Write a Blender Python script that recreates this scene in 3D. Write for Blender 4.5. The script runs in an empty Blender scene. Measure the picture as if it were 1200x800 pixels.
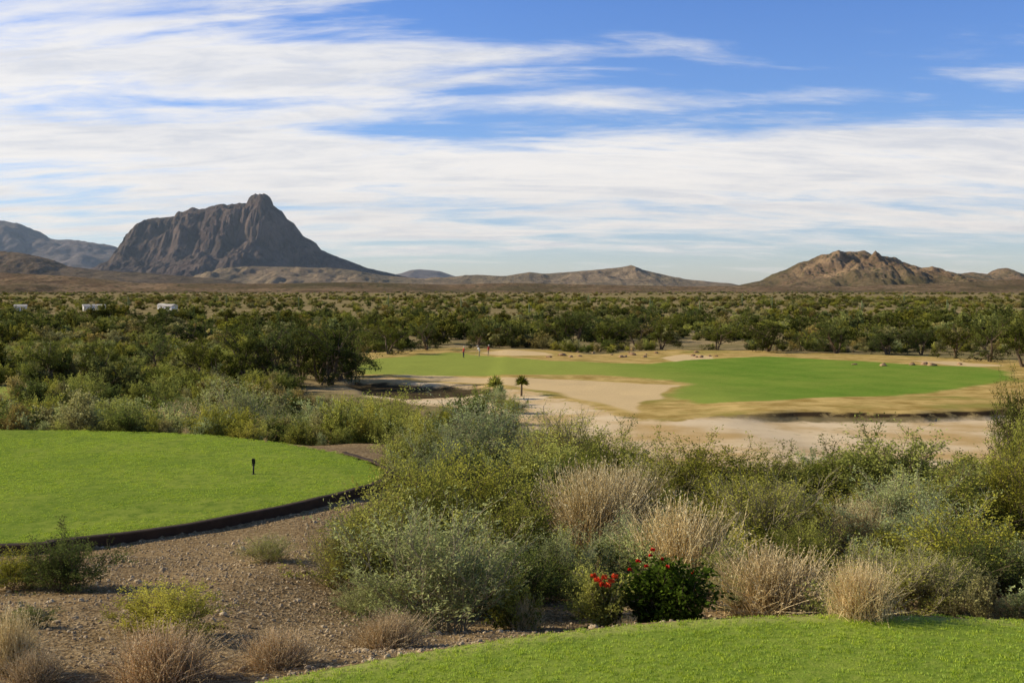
import bpy, math, random
import bmesh
import numpy as np
from mathutils import Vector
R=np.random.default_rng(7); random.seed(7)
F=1287.0; EYE=14.0
scene=bpy.context.scene
def link(o): scene.collection.objects.link(o); return o
def ss(a,b,x):
    t=np.clip((x-a)/(b-a),0,1); return t*t*(3-2*t)
# ---------------------------------------------------------------- noise
def vnoise(x,y,seed=0):
    xi=np.floor(x).astype(np.int64); yi=np.floor(y).astype(np.int64); xf=x-xi; yf=y-yi
    def h(a,b):
        n=(a*374761393+b*668265263+seed*1442695041)&0x7fffffff
        n=((n^(n>>13))*1274126177)&0x7fffffff
        n=n^(n>>16)
        return (n&0xffff)/65535.0
    u=xf*xf*(3-2*xf); v=yf*yf*(3-2*yf)
    return (h(xi,yi)*(1-u)+h(xi+1,yi)*u)*(1-v)+(h(xi,yi+1)*(1-u)+h(xi+1,yi+1)*u)*v
def fbm(x,y,o=4,seed=0):
    s=0;a=.5;t=0
    for i in range(o):
        s=s+a*vnoise(x,y,seed+i*17); t+=a; a*=.5; x=x*2.03+3.1; y=y*2.03+1.7
    return s/t
def ridged(x,y,o=4,seed=0):
    s=0;a=.5;t=0
    for i in range(o):
        s=s+a*(1-abs(2*vnoise(x,y,seed+i*31)-1)); t+=a; a*=.5; x=x*2.03+3.1; y=y*2.03+1.7
    return s/t
# ---------------------------------------------------------------- terrain height
CY=[-30,4,8,10,12,16,20,30,45,60,75,110,190,300,700,20000]
CZ=[11.4,11.4,11.25,10.7,10.2,9.6,9.0,7.8,6.0,5.0,5.0,4.2,2.5,0.6,0,0]
LY=[-30,4,9,12,16,18,24,31,45,60,75,110,190,300,700,20000]
LZ=[11.5,11.5,11.05,10.62,10.1,9.85,9.75,9.5,7.0,5.5,4.9,4.0,2.4,.6,0,0]
def Hbase(x,y):
    x=np.asarray(x,float); y=np.asarray(y,float)
    w=ss(-.5,-3.2,x)*1.0
    z=np.interp(y,CY,CZ)*(1-w)+np.interp(y,LY,LZ)*w
    return z
def hit(px,py,fn=None):
    fn=fn or Hbase
    d=np.geomspace(4,9000,6000); t=(px-600)/F; s=(py-335)/F
    g=fn(t*d,d); k=np.nonzero(g>=EYE-s*d)[0]
    k=k[0] if len(k) else -1
    return float(t*d[k]),float(d[k]),float(g[k])
def flat(px,py,z):
    d=(EYE-z)*F/(py-335); return ((px-600)/F*d,d)
TEEZ=10.0; GRZ=11.6
tee=[flat(*p,TEEZ) for p in [(0,640),(60,635),(110,630),(200,618),(300,600),(380,583),(430,570),(450,561),(454,554),(445,545),(400,530),(330,518),(230,508),(100,504),(0,503)]]
tee+=[(-24,30.4),(-27,26),(-24,19),(-14,16.2)]
green=[flat(*p,GRZ) for p in [(250,815),(330,796),(420,778),(520,760),(620,745),(760,731),(880,724),(1000,721),(1100,723),(1250,731)]]
green=[(-3,4.6),(-12,1.5),(-14,-14)][::-1]+green+[(7,7.3),(12,4),(14,-14)]
gp=lambda L:[hit(*p)[:2] for p in L]
fair=gp([(405,433),(440,421),(530,414),(600,420),(650,425),(760,427),(840,421),(900,419),(1000,424),(1080,430),(1150,432),(1185,438),(1185,446),(1150,452),(1080,462),(980,470),(880,475),(820,475),(785,466),(800,458),(815,450),(790,446),(700,441),(600,440),(500,442),(430,440)])
rim=gp([(398,436),(430,414),(530,408),(640,411),(700,416),(800,410),(900,412),(1050,417),(1200,424),(1300,436),(1300,474),(1190,479),(1100,484),(980,486),(860,491),(790,494),(750,492),(715,486),(690,474),(640,462),(560,452),(480,446)])
sand=gp([(405,447),(480,440),(560,444),(700,447),(800,453),(780,465),(740,480),(720,491),(860,493),(980,489),(1100,487),(1230,480),(1240,556),(700,556),(640,510),(560,482),(430,466)])
wash=gp([(405,447),(450,448),(500,451),(560,453),(572,458),(545,464),(480,467),(425,462)])  # outline of the shaded strip, painted dark and slightly sunk
lfair=gp([(-80,452),(0,453),(60,455),(78,459),(60,465),(0,468),(-80,468)])
bunk=gp([(770,420),(800,415),(835,418),(838,424),(800,427)]); bunk2=gp([(560,414),(590,411),(640,413),(650,417),(600,418)])
bunk3=gp([(1060,424),(1120,424),(1180,430),(1140,432)])
def sdf(P,x,y):
    P=np.array(P); n=len(P); d=np.full(x.shape,1e9); ins=np.zeros(x.shape,bool)
    for i in range(n):
        ax,ay=P[i]; bx,by=P[(i+1)%n]; ex,ey=bx-ax,by-ay
        wx,wy=x-ax,y-ay; t=np.clip((wx*ex+wy*ey)/(ex*ex+ey*ey+1e-12),0,1)
        d=np.minimum(d,(wx-ex*t)**2+(wy-ey*t)**2)
        c=((ay>y)!=(by>y)); 
        if ey!=0: ins^= c&(x<ax+ex*(y-ay)/ey)
    d=np.sqrt(d); return np.where(ins,d,-d)
def cl(P,x,y,m=12):
    A=np.array(P); lo=A.min(0)-m; hi=A.max(0)+m
    r=np.full(x.shape,-float(m)); k=(x>lo[0])&(x<hi[0])&(y>lo[1])&(y<hi[1])
    if k.any(): r[k]=np.clip(sdf(P,x[k],y[k]),-m,m)
    return r
def masks(x,y):
    wx=(fbm(x/7,y/7,3,5)-.5)*3.0; wy=(fbm(x/7,y/7,3,9)-.5)*5.0
    return dict(green=cl(green,x,y),tee=cl(tee,x,y),
      fair=np.maximum(cl(fair,x+wx*.4,y+wy*.4),cl(lfair,x,y)),rim=cl(rim,x+wx,y+wy),wash=cl(wash,x+wx*.6,y+wy*.5),  # wash: mask of the painted shade strip
      sand=np.maximum.reduce([cl(sand,x+wx,y+wy*.6),cl(bunk,x,y),cl(bunk2,x,y),cl(bunk3,x,y)]))
def H(x,y,m=None):
    x=np.atleast_1d(np.asarray(x,float)); y=np.atleast_1d(np.asarray(y,float))
    if m is None: m=masks(x,y)
    z=Hbase(x,y)
    nz=(fbm(x/2.2,y/2.2,4,3)-.5)*.22*ss(3,10,y)+(fbm(x/14,y/14,3,8)-.5)*.9*ss(25,60,y)
    calm=1-ss(-5,0,np.maximum.reduce([m['fair'],m['rim'],m['sand']]))*.8
    z=z+nz*calm*(1-ss(200,500,y)*.6)
    lipz=ss(13,19,x)*ss(95,85,y)
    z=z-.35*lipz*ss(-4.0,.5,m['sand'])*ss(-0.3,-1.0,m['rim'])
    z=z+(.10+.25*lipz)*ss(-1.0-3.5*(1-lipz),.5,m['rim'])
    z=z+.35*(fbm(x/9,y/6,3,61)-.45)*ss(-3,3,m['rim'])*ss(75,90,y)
    z=z-.45*ss(-.6,1.2,m['wash'])  # ground slightly sunk along the painted shade strip
    g=ss(-.75,.02,m['green']); z=z*(1-g)+(GRZ+.03*(fbm(x/3,y/3,2,2)-.5)*2)*g
    g=ss(-2.6,-.12,m['tee'])*.95; z=z*(1-g)+(TEEZ-.13+.05*(fbm(x*1.5,y*1.5,3,41)-.5))*g
    g=ss(-.05,0.03,m['tee']); zt=TEEZ+.05*(fbm(x/4,y/4,2,4)-.5)
    z=z*(1-g)+zt*g
    return z
Hs=lambda x,y: float(H(x,y)[0])
# ---------------------------------------------------------------- node helpers
def mat(name):
    m=bpy.data.materials.new(name); m.use_nodes=True; nt=m.node_tree; nt.nodes.clear()
    return m,nt
class N:
    def __init__(s,nt): s.nt=nt
    def n(s,t,**k):
        nd=s.nt.nodes.new(t)
        for a,b in k.items(): setattr(nd,a,b)
        return nd
    def l(s,a,b): s.nt.links.new(a,b)
    def inp(s,sock,v):
        if hasattr(v,'is_output'): s.l(v,sock)
        else: sock.default_value=v
    def math(s,op,a,b=0.0,c=None,clamp=False):
        nd=s.n('ShaderNodeMath',operation=op,use_clamp=clamp); s.inp(nd.inputs[0],a); s.inp(nd.inputs[1],b)
        if c is not None: s.inp(nd.inputs[2],c)
        return nd.outputs[0]
    def mix(s,f,a,b,mode='MIX'):
        nd=s.n('ShaderNodeMix',data_type='RGBA',blend_type=mode); s.inp(nd.inputs[0],f)
        for i,v in ((6,a),(7,b)):
            if isinstance(v,(tuple,list)): v=tuple(v)+((1,) if len(v)==3 else ())
            s.inp(nd.inputs[i],v)
        return nd.outputs[2]
    def ramp(s,v,a,b):
        nd=s.n('ShaderNodeMapRange',interpolation_type='SMOOTHSTEP'); s.inp(nd.inputs[0],v); nd.inputs[1].default_value=a; nd.inputs[2].default_value=b
        return nd.outputs[0]
    def noise(s,scale,vec=None,det=4,rough=.55,dist=0):
        nd=s.n('ShaderNodeTexNoise'); nd.inputs['Scale'].default_value=scale; nd.inputs['Detail'].default_value=det; nd.inputs['Roughness'].default_value=rough; nd.inputs['Distortion'].default_value=dist
        if vec is not None: s.l(vec,nd.inputs['Vector'])
        return nd.outputs[0]
    def voro(s,scale,vec=None,out='Distance'):
        nd=s.n('ShaderNodeTexVoronoi'); nd.inputs['Scale'].default_value=scale
        if vec is not None: s.l(vec,nd.inputs['Vector'])
        return nd.outputs[out]
    def attr(s,name):
        return s.n('ShaderNodeAttribute',attribute_name=name).outputs['Fac']
    def bsdf(s,col,rough=.9,bump=None,bd=.05,bs=1,spec=.2):
        p=s.n('ShaderNodeBsdfPrincipled'); s.inp(p.inputs['Base Color'],col if hasattr(col,'is_output') else tuple(col)+(1,))
        p.inputs['Roughness'].default_value=rough; p.inputs['Specular IOR Level'].default_value=spec
        if bump is not None:
            b=s.n('ShaderNodeBump'); b.inputs['Distance'].default_value=bd; b.inputs['Strength'].default_value=bs; s.l(bump,b.inputs['Height']); s.l(b.outputs[0],p.inputs['Normal'])
        o=s.n('ShaderNodeOutputMaterial'); s.l(p.outputs[0],o.inputs[0]); return p
def simple(name,col,rough=.7,var=.25,scale=8):
    m,nt=mat(name); q=N(nt); tc=q.n('ShaderNodeTexCoord').outputs['Object']
    nz=q.noise(scale,tc)
    c=q.mix(nz,tuple(v*(1-var) for v in col),tuple(min(1,v*(1+var)) for v in col))
    q.bsdf(c,rough,nz,.01,.5); return m
# ---------------------------------------------------------------- mesh helper (all quads)
def qmesh(name,V,Q,mi=None,attrs=None,smooth=False,mats=()):
    me=bpy.data.meshes.new(name); V=np.asarray(V,np.float32); Q=np.asarray(Q,np.int32)
    me.vertices.add(len(V)); me.vertices.foreach_set('co',V.ravel())
    me.loops.add(Q.size); me.loops.foreach_set('vertex_index',Q.ravel())
    me.polygons.add(len(Q)); me.polygons.foreach_set('loop_start',np.arange(0,Q.size,4,dtype=np.int32))
    for m in mats: me.materials.append(m)
    if mi is not None: me.polygons.foreach_set('material_index',np.asarray(mi,np.int32))
    me.polygons.foreach_set('use_smooth',np.full(len(Q),smooth))
    for k,a in (attrs or {}).items():
        at=me.attributes.new(k,'FLOAT','POINT'); at.data.foreach_set('value',np.asarray(a,np.float32))
    me.update(calc_edges=True); me.validate(); return me
def gridq(nr,nc):
    i=np.arange(nr-1)[:,None]*nc+np.arange(nc-1)[None,:]; i=i.ravel()
    return np.stack([i,i+1,i+nc+1,i+nc],1)
# ---------------------------------------------------------------- ground
NR,NC=1300,561
r=np.geomspace(3,16000,NR); t=np.linspace(-.85,.85,NC)
X=(r[:,None]*t[None,:]).ravel(); Y=(r[:,None]-14+0*t[None,:]).ravel()
M=masks(X,Y); Z=H(X,Y,M)
gm,nt=mat('ground_mat'); q=N(nt)
pos=q.n('ShaderNodeNewGeometry').outputs['Position']
sep=q.n('ShaderNodeSeparateXYZ'); q.l(pos,sep.inputs[0]); PX,PY,PZ=sep.outputs
n1=q.noise(.9,pos,6,.6); nf=q.noise(14,pos,5,.65); nm=q.noise(.12,pos,6,.6); nl=q.noise(.02,pos,6,.6)
vf=q.voro(26,pos,'Color')
sv=q.n('ShaderNodeSeparateColor'); q.l(vf,sv.inputs[0])
dirt=q.mix(q.ramp(n1,.3,.7),(.34,.23,.115),(.56,.40,.21))
dirt=q.mix(q.math('MULTIPLY',sv.outputs[0],.6),dirt,(.66,.51,.30))
dirt=q.mix(q.ramp(nf,.35,.75),(.19,.125,.06),dirt)
plain=q.mix(q.ramp(nm,.35,.65),(.20,.165,.07),(.46,.34,.18))
plain=q.mix(q.ramp(nl,.4,.62),plain,(.24,.195,.085))
col=q.mix(q.ramp(PY,35,90),dirt,plain)
rimc=q.mix(q.ramp(q.noise(.35,pos,7,.65),.3,.7),(.36,.24,.065),(.72,.51,.19))
rimc=q.mix(q.ramp(nm,.5,.7),rimc,(.30,.27,.065))
sandc=q.mix(q.ramp(q.noise(.16,pos,6,.6),.35,.68),(.86,.67,.42),(.60,.40,.17))
sandc=q.mix(q.ramp(q.noise(1.2,pos,6,.7),.58,.75),sandc,(.38,.29,.11))
n_edge=q.math('MULTIPLY',q.math('SUBTRACT',q.noise(.5,pos,5,.7),.5),3.0)
A=lambda k,a,b,e=None:(q.ramp(q.math('ADD',q.attr(k),e) if e is not None else q.attr(k),a,b))
col=q.mix(A('sand',-.5,.5,n_edge),col,sandc)
shadec=q.mix(q.ramp(q.noise(.9,pos,6,.7),.3,.7),(.055,.042,.022),(.13,.095,.05))  # shade at the fairway's left end, painted as dark ground colour
col=q.mix(A('wash',-.5,.6,n_edge),col,shadec)  # wash masks the painted shade strip
lip=q.math('MULTIPLY',q.math('MULTIPLY',A('rim',-.8,-.5),q.ramp(q.attr('rim'),.0,-.3)),q.math('MULTIPLY',q.ramp(PY,88,82),q.ramp(PX,14,20)))  # mask of the bunker lip's painted shadow line
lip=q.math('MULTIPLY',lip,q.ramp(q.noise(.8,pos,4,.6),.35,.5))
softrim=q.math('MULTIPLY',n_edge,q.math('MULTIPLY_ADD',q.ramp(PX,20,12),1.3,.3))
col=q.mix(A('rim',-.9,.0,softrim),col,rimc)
col=q.mix(lip,col,(.06,.04,.022))  # shadow line of the bunker lip painted into the ground colour
bk=q.math('MULTIPLY',A('sand',-.2,.3),A('rim',.5,1.5)); col=q.mix(bk,col,(.74,.54,.28))
wv=q.n('ShaderNodeMath',operation='SINE'); q.l(q.math('MULTIPLY',q.math('ADD',PX,q.math('MULTIPLY',PY,.35)),.9),wv.inputs[0])
st=q.ramp(wv.outputs[0],-.6,.6)
fc=q.mix(st,(.155,.27,.034),(.175,.29,.038))
fc=q.mix(q.ramp(q.noise(.12,pos,6,.65),.4,.7),fc,(.24,.32,.05))
fc=q.mix(q.ramp(PX,26,8),fc,(.33,.37,.075))
fc=q.mix(q.math('MULTIPLY',q.ramp(q.noise(2,pos,6,.7),.42,.66),.4),fc,(.30,.33,.07))
fw=q.ramp(q.math('ADD',q.attr('fair'),q.math('MULTIPLY',n_edge,1.1)),-.9,.7)
col=q.mix(fw,col,fc)
tn=q.noise(.55,pos,6,.6); tf=q.noise(60,pos,4,.7); tm=q.noise(3,pos,7,.75); tg_=q.noise(16,pos,4,.7)
tc_=q.mix(q.ramp(tn,.35,.65),(.175,.255,.032),(.28,.34,.052))
tc_=q.mix(q.ramp(tm,.40,.66),tc_,(.11,.185,.022))
tc_=q.mix(q.math('MULTIPLY',q.ramp(tg_,.48,.7),.6),tc_,(.36,.38,.09))
tc_=q.mix(q.math('MULTIPLY',q.ramp(tf,.45,.65),.4),tc_,(.36,.41,.09))
gmask=q.ramp(q.attr('green'),-.06,-.02)
tc_=q.mix(q.math('MULTIPLY',gmask,.3),tc_,(.30,.40,.05))
gm_=q.math('MAXIMUM',gmask,q.ramp(q.attr('tee'),-.02,.01))
edge=q.ramp(q.attr('green'),.22,.02)
tc_=q.mix(q.math('MULTIPLY',q.math('MULTIPLY',edge,gmask),.6),tc_,(.46,.44,.14))
col=q.mix(gm_,col,tc_)
vb=q.voro(30,pos)
bg_=q.math('ADD',q.math('MULTIPLY',vb,.5),nf); bt_=q.math('ADD',q.math('MULTIPLY',tf,.35),q.math('MULTIPLY',tg_,.3))
bm2=q.n('ShaderNodeMix',data_type='FLOAT'); q.l(gm_,bm2.inputs[0]); q.l(bg_,bm2.inputs[2]); q.l(bt_,bm2.inputs[3])
q.bsdf(col,1,bm2.outputs[0],.03,.7,0.0)
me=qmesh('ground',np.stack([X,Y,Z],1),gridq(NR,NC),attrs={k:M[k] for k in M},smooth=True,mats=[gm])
link(bpy.data.objects.new('ground',me))
# ---------------------------------------------------------------- tee edging
P=np.array(tee[-1:]+tee[:11]); 
pp=[]
for i in range(len(P)-1):
    for k in range(10):
        u=k/10; p0=P[max(i-1,0)];p1=P[i];p2=P[i+1];p3=P[min(i+2,len(P)-1)]
        pp.append(.5*((2*p1)+(-p0+p2)*u+(2*p0-5*p1+4*p2-p3)*u*u+(-p0+3*p1-3*p2+p3)*u**3))
pp=np.array(pp); tg=np.gradient(pp,axis=0); tg/=np.linalg.norm(tg,axis=1)[:,None]; nn=np.stack([tg[:,1],-tg[:,0]],1)
prof=[(-.03,9.5),(.10,9.5),(.10,TEEZ+.02),(.07,TEEZ+.035),(-.03,TEEZ+.035),(-.05,TEEZ+.01)]
V=[];
wob=(fbm(pp[:,0]*1.3,pp[:,1]*1.3,3,6)-.5)
for (o,z) in prof: V.append(np.concatenate([pp+nn*(o+wob[:,None]*.06),np.full((len(pp),1),z)+(wob[:,None]*.05 if z>9.6 else 0)],1))
V=np.array(V); nP=len(prof); L=len(pp); Q=[]
for a in range(nP-1):
    for i in range(L-1): Q.append((a*L+i,a*L+i+1,(a+1)*L+i+1,(a+1)*L+i))
em=simple('edging_dark',(.06,.038,.024),.9,.6,5)
link(bpy.data.objects.new('tee_edging',qmesh('tee_edging',V.reshape(-1,3),Q,mats=[em])))
# ---------------------------------------------------------------- mountains
def mtn_mat(name,lo,hi,veg,dots,sc=1.0,vegamt=.5,bump=1.0):
    m,nt=mat(name); q=N(nt); pos=q.n('ShaderNodeNewGeometry').outputs['Position']; nrm=q.n('ShaderNodeNewGeometry').outputs['Normal']
    s=q.n('ShaderNodeSeparateXYZ'); q.l(nrm,s.inputs[0])
    a=q.noise(.006*sc,pos,9,.7); c=q.mix(q.ramp(a,.38,.62),lo,hi)
    mp=q.n('ShaderNodeMapping'); mp.inputs['Scale'].default_value=(1.0,1.0,.6); q.l(pos,mp.inputs[0])
    b=q.noise(.02*sc,mp.outputs[0],8,.75); c=q.mix(q.math('MULTIPLY',q.ramp(b,.52,.36),.7),c,tuple(v*.5 for v in lo))
    v=q.voro(.045*sc,pos); v2=q.noise(.004*sc,pos,6,.6)
    f=q.math('MULTIPLY',q.ramp(v,.42,.2),q.ramp(v2,.3,.55)); f=q.math('MULTIPLY',f,q.ramp(s.outputs[2],.45,.8))
    c=q.mix(q.math('MULTIPLY',f,dots),c,veg)
    c=q.mix(q.math('MULTIPLY',q.ramp(q.noise(.0025*sc,pos,7,.6),.4,.65),vegamt),c,veg)
    q.bsdf(c,1,q.noise(.03*sc,pos,9,.75),20/sc,bump,.0); return m
def mountain(name,sil,yc,wf,wb,prof,mt,seed,nx=640,ny=200,gul=.5,rough=.12,gs=1.0,prof2=None,rib=0.0):
    sil=np.array(sil,float); xs=(sil[:,0]-600)/F*yc; hs=(335-sil[:,1])/F*yc+EYE
    x=np.linspace(xs[0],xs[-1],nx); v=np.linspace(-1,1,ny); 
    v=np.sign(v)*np.abs(v)**1.4
    Xg,Vg=np.meshgrid(x,v); 
    hh=np.interp(x,xs,hs)[None,:]
    hh=np.maximum(hh,0)
    s=gs/yc*5000
    Yg=yc+np.where(Vg<0,Vg*wf,Vg*wb)
    g=ridged(Xg/420*s,Yg/900*s,4,seed)-.5
    Va=np.abs(Vg)*(1+gul*g*2*ss(0,.25,np.abs(Vg)))+ (fbm(Xg/150*s,Yg/150*s,4,seed+3)-.5)*.10*ss(0.0,.1,np.abs(Vg))
    if rib: Va=Va+(ridged(Xg/110*s,Yg/400*s,4,seed+13)-.5)*rib*ss(0.0,.08,np.abs(Vg))+(fbm(Xg/40*s,Yg/50*s,4,seed+23)-.5)*rib*.8*ss(0,.05,np.abs(Vg))
    f=np.interp(Va,prof[0],prof[1])
    if prof2 is not None:
        k=ss(.4,.6,fbm(Xg/330*s,Yg/500*s,3,seed+40)); f=f*(1-k)+k*np.interp(Va,prof2[0],prof2[1])
    Zg=hh*f*(1+rough*(fbm(Xg/90*s,Yg/90*s,5,seed+5)-.5)*2*ss(0,.12,np.abs(Vg)))+hh*.035*(ridged(Xg/28*s,Yg/40*s,4,seed+9)-.6)
    Zg=Zg-6*ss(.9,1,np.abs(Vg))-3
    me=qmesh(name,np.stack([Xg.ravel(),Yg.ravel(),Zg.ravel()],1),gridq(ny,nx),smooth=True,mats=[mt]); link(bpy.data.objects.new(name,me))
soft=([0,.12,.35,.7,1],[1,.9,.55,.18,0]); cliff=([0,.07,.17,.26,.34,.65,1],[1,.95,.84,.50,.42,.16,0]); cliff2=([0,.06,.12,.20,.30,.40,.66,1],[1,.93,.74,.68,.48,.34,.15,0])
m_far=mtn_mat('far_range_rock',(.17,.145,.15),(.24,.205,.20),(.14,.135,.13),.4,.6,.5,.5)
m_mesa=mtn_mat('mesa_rock',(.125,.092,.082),(.20,.15,.128),(.11,.098,.082),.5,.9,.4,1.0)
m_fl=mtn_mat('foothill_dark',(.17,.125,.085),(.26,.19,.125),(.11,.10,.06),.8,1.2,.5)
m_lt=mtn_mat('foothill_light',(.28,.21,.14),(.40,.30,.19),(.16,.145,.09),.7,1.2,.5)
m_rt=mtn_mat('hill_rock',(.23,.15,.085),(.38,.26,.15),(.095,.09,.04),1.0,1.6,.7)
mountain('far_mountain_range',[(-420,320),(-300,280),(-150,262),(-60,250),(0,258),(25,262),(60,280),(90,281),(130,287),(165,300),(230,315),(420,326),(470,320),(490,315),(515,317),(532,323),(560,330),(640,338)],8500,2200,1500,soft,m_far,3,gul=.6,rough=.12)
mountain('mesa_mountain',[(60,336),(100,322),(135,305),(147,292),(150,284),(153,272),(161,266),(165,261),(174,256),(190,254),(205,253),(209,246),(214,247),(225,243),(240,244),(262,237),(266,239),(290,237),(293,230),(299,227),(312,227),(316,231),(318,239),(330,247),(336,256),(345,262),(355,276),(370,284),(376,292),(385,296),(400,302),(430,313),(460,320),(500,329),(560,340)],5500,1300,900,cliff,m_mesa,12,nx=1100,ny=320,gul=.6,rough=.15,prof2=cliff2,rib=.10)
mountain('brown_foothill',[(-400,330),(-250,300),(-80,290),(0,293),(30,296),(60,303),(80,311),(120,316),(160,318),(200,321),(260,326),(330,340)],3600,800,600,soft,m_fl,21,gul=.8)
mountain('tan_foothill',[(180,340),(230,325),(270,313),(290,311),(340,312),(400,314),(450,322),(500,326),(545,322),(560,321),(590,323),(620,318),(640,320),(665,318),(700,315),(722,313),(740,310),(752,315),(765,318),(800,326),(850,331),(900,340)],4300,900,600,soft,m_lt,33,gs=1.3,gul=.9,rough=.2)
mountain('low_ridge',[(-300,335),(-100,318),(0,318),(80,322),(160,330),(300,331),(420,329),(520,332),(600,330),(700,332),(800,334),(900,333),(1000,334),(1080,331),(1170,327),(1300,322),(1450,330)],2500,380,300,soft,m_rt,44)
mountain('rocky_hill',[(840,339),(870,332),(895,327),(905,320),(920,315),(935,307),(950,303),(962,297),(975,296),(985,293),(1000,294),(1012,292),(1020,297),(1030,298),(1060,307),(1090,317),(1110,321),(1150,330),(1240,338)],3100,650,450,soft,m_rt,57,gul=.9,rough=.26,rib=.12)
mountain('rocky_hill',[(1030,338),(1085,325),(1120,320),(1140,318),(1158,320),(1170,314),(1180,313),(1190,317),(1210,325),(1260,320),(1330,325),(1450,338)],3800,650,450,soft,m_rt,63,gul=.8,rough=.2,rib=.1)
# thin real air: desert haze between the plain and the ranges
hb=bmesh.new(); bmesh.ops.create_cube(hb,size=1)
for v in hb.verts: v.co=Vector((v.co.x*30000,6900+v.co.y*10600,300+v.co.z*1100))
hme=bpy.data.meshes.new('haze'); hb.to_mesh(hme); hb.free(); hm,nt=mat('haze_air'); q=N(nt)
vs=q.n('ShaderNodeVolumeScatter'); vs.inputs['Color'].default_value=(.60,.80,1,1); vs.inputs['Density'].default_value=3.8e-5; vs.inputs['Anisotropy'].default_value=.1
o=q.n('ShaderNodeOutputMaterial'); q.l(vs.outputs[0],o.inputs['Volume']); hme.materials.append(hm); link(bpy.data.objects.new('haze',hme))
# ---------------------------------------------------------------- plant generator
def grow(S,D,Ln,K,wob,up,rng):
    n=len(S); P=np.zeros((n,K,3)); P[:,0]=S; d=D.copy()
    for k in range(1,K):
        d=d+rng.normal(0,wob,(n,3)); d[:,2]+=up; d/=np.linalg.norm(d,axis=1)[:,None]+1e-9
        P[:,k]=P[:,k-1]+d*(Ln/(K-1))[:,None]
    return P
def kids(P,Ln,n,s0,s1,spread,lr,rng,id_=None):
    N_,K,_=P.shape; idx=np.repeat(np.arange(N_),n); s=rng.uniform(s0,s1,len(idx))*(K-1); k=np.minimum(s.astype(int),K-2); f=(s-k)[:,None]
    S=P[idx,k]*(1-f)+P[idx,k+1]*f; T=P[idx,k+1]-P[idx,k]; T/=np.linalg.norm(T,axis=1)[:,None]+1e-9
    D=T+rng.normal(0,spread,(len(idx),3)); D/=np.linalg.norm(D,axis=1)[:,None]+1e-9
    return S,D,Ln[idx]*lr*rng.uniform(.6,1.2,len(idx)),idx
def tubes(P,r0,r1,sides=3):
    n,K,_=P.shape; T=np.gradient(P,axis=1); T/=np.linalg.norm(T,axis=2)[...,None]+1e-9
    ref=np.array([.31,.17,.93]); B=np.cross(T,ref); B/=np.linalg.norm(B,axis=2)[...,None]+1e-9; C=np.cross(T,B)
    rr=(r0[:,None]*(1-np.linspace(0,1,K))+r1[:,None]*np.linspace(0,1,K))
    V=[]
    for s in range(sides):
        a=2*math.pi*s/sides; V.append(P+(B*math.cos(a)+C*math.sin(a))*rr[...,None])
    V=np.stack(V,2)
    base=(np.arange(n)*K*sides)[:,None,None]+(np.arange(K-1)*sides)[None,:,None]; s=np.arange(sides)[None,None,:]; s2=(s+1)%sides
    Q=np.stack([base+s,base+s2,base+sides+s2,base+sides+s],-1).reshape(-1,4)
    return V.reshape(-1,3),Q
def leaves(C,A_,Ls,w,rng):
    n=len(C); A_=A_/ (np.linalg.norm(A_,axis=1)[:,None]+1e-9); B=np.cross(A_,rng.normal(0,1,(n,3))); B/=np.linalg.norm(B,axis=1)[:,None]+1e-9
    Ls=Ls[:,None]; V=np.stack([C,C+A_*Ls*.5+B*Ls*w,C+A_*Ls,C+A_*Ls*.5-B*Ls*w],1).reshape(-1,3)
    return V,np.arange(n*4).reshape(-1,4)
def assemble(name,parts,mats,norm=True):
    V=[];Q=[];MI=[];A_=[];o=0
    for v,qd,mi,a in parts:
        V.append(v);Q.append(qd+o);MI.append(np.full(len(qd),mi));A_.append(a if a is not None else np.full(len(v),.5)); o+=len(v)
    V=np.concatenate(V);Q=np.concatenate(Q)
    rad=1
    if norm:
        h=np.percentile(V[:,2],99.5); V=V/h; rad=np.percentile(np.hypot(V[:,0],V[:,1]),95)
    me=qmesh(name,V,Q,np.concatenate(MI),{'v':np.concatenate(A_)},mats=mats); me['rad']=float(rad); return me
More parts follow.
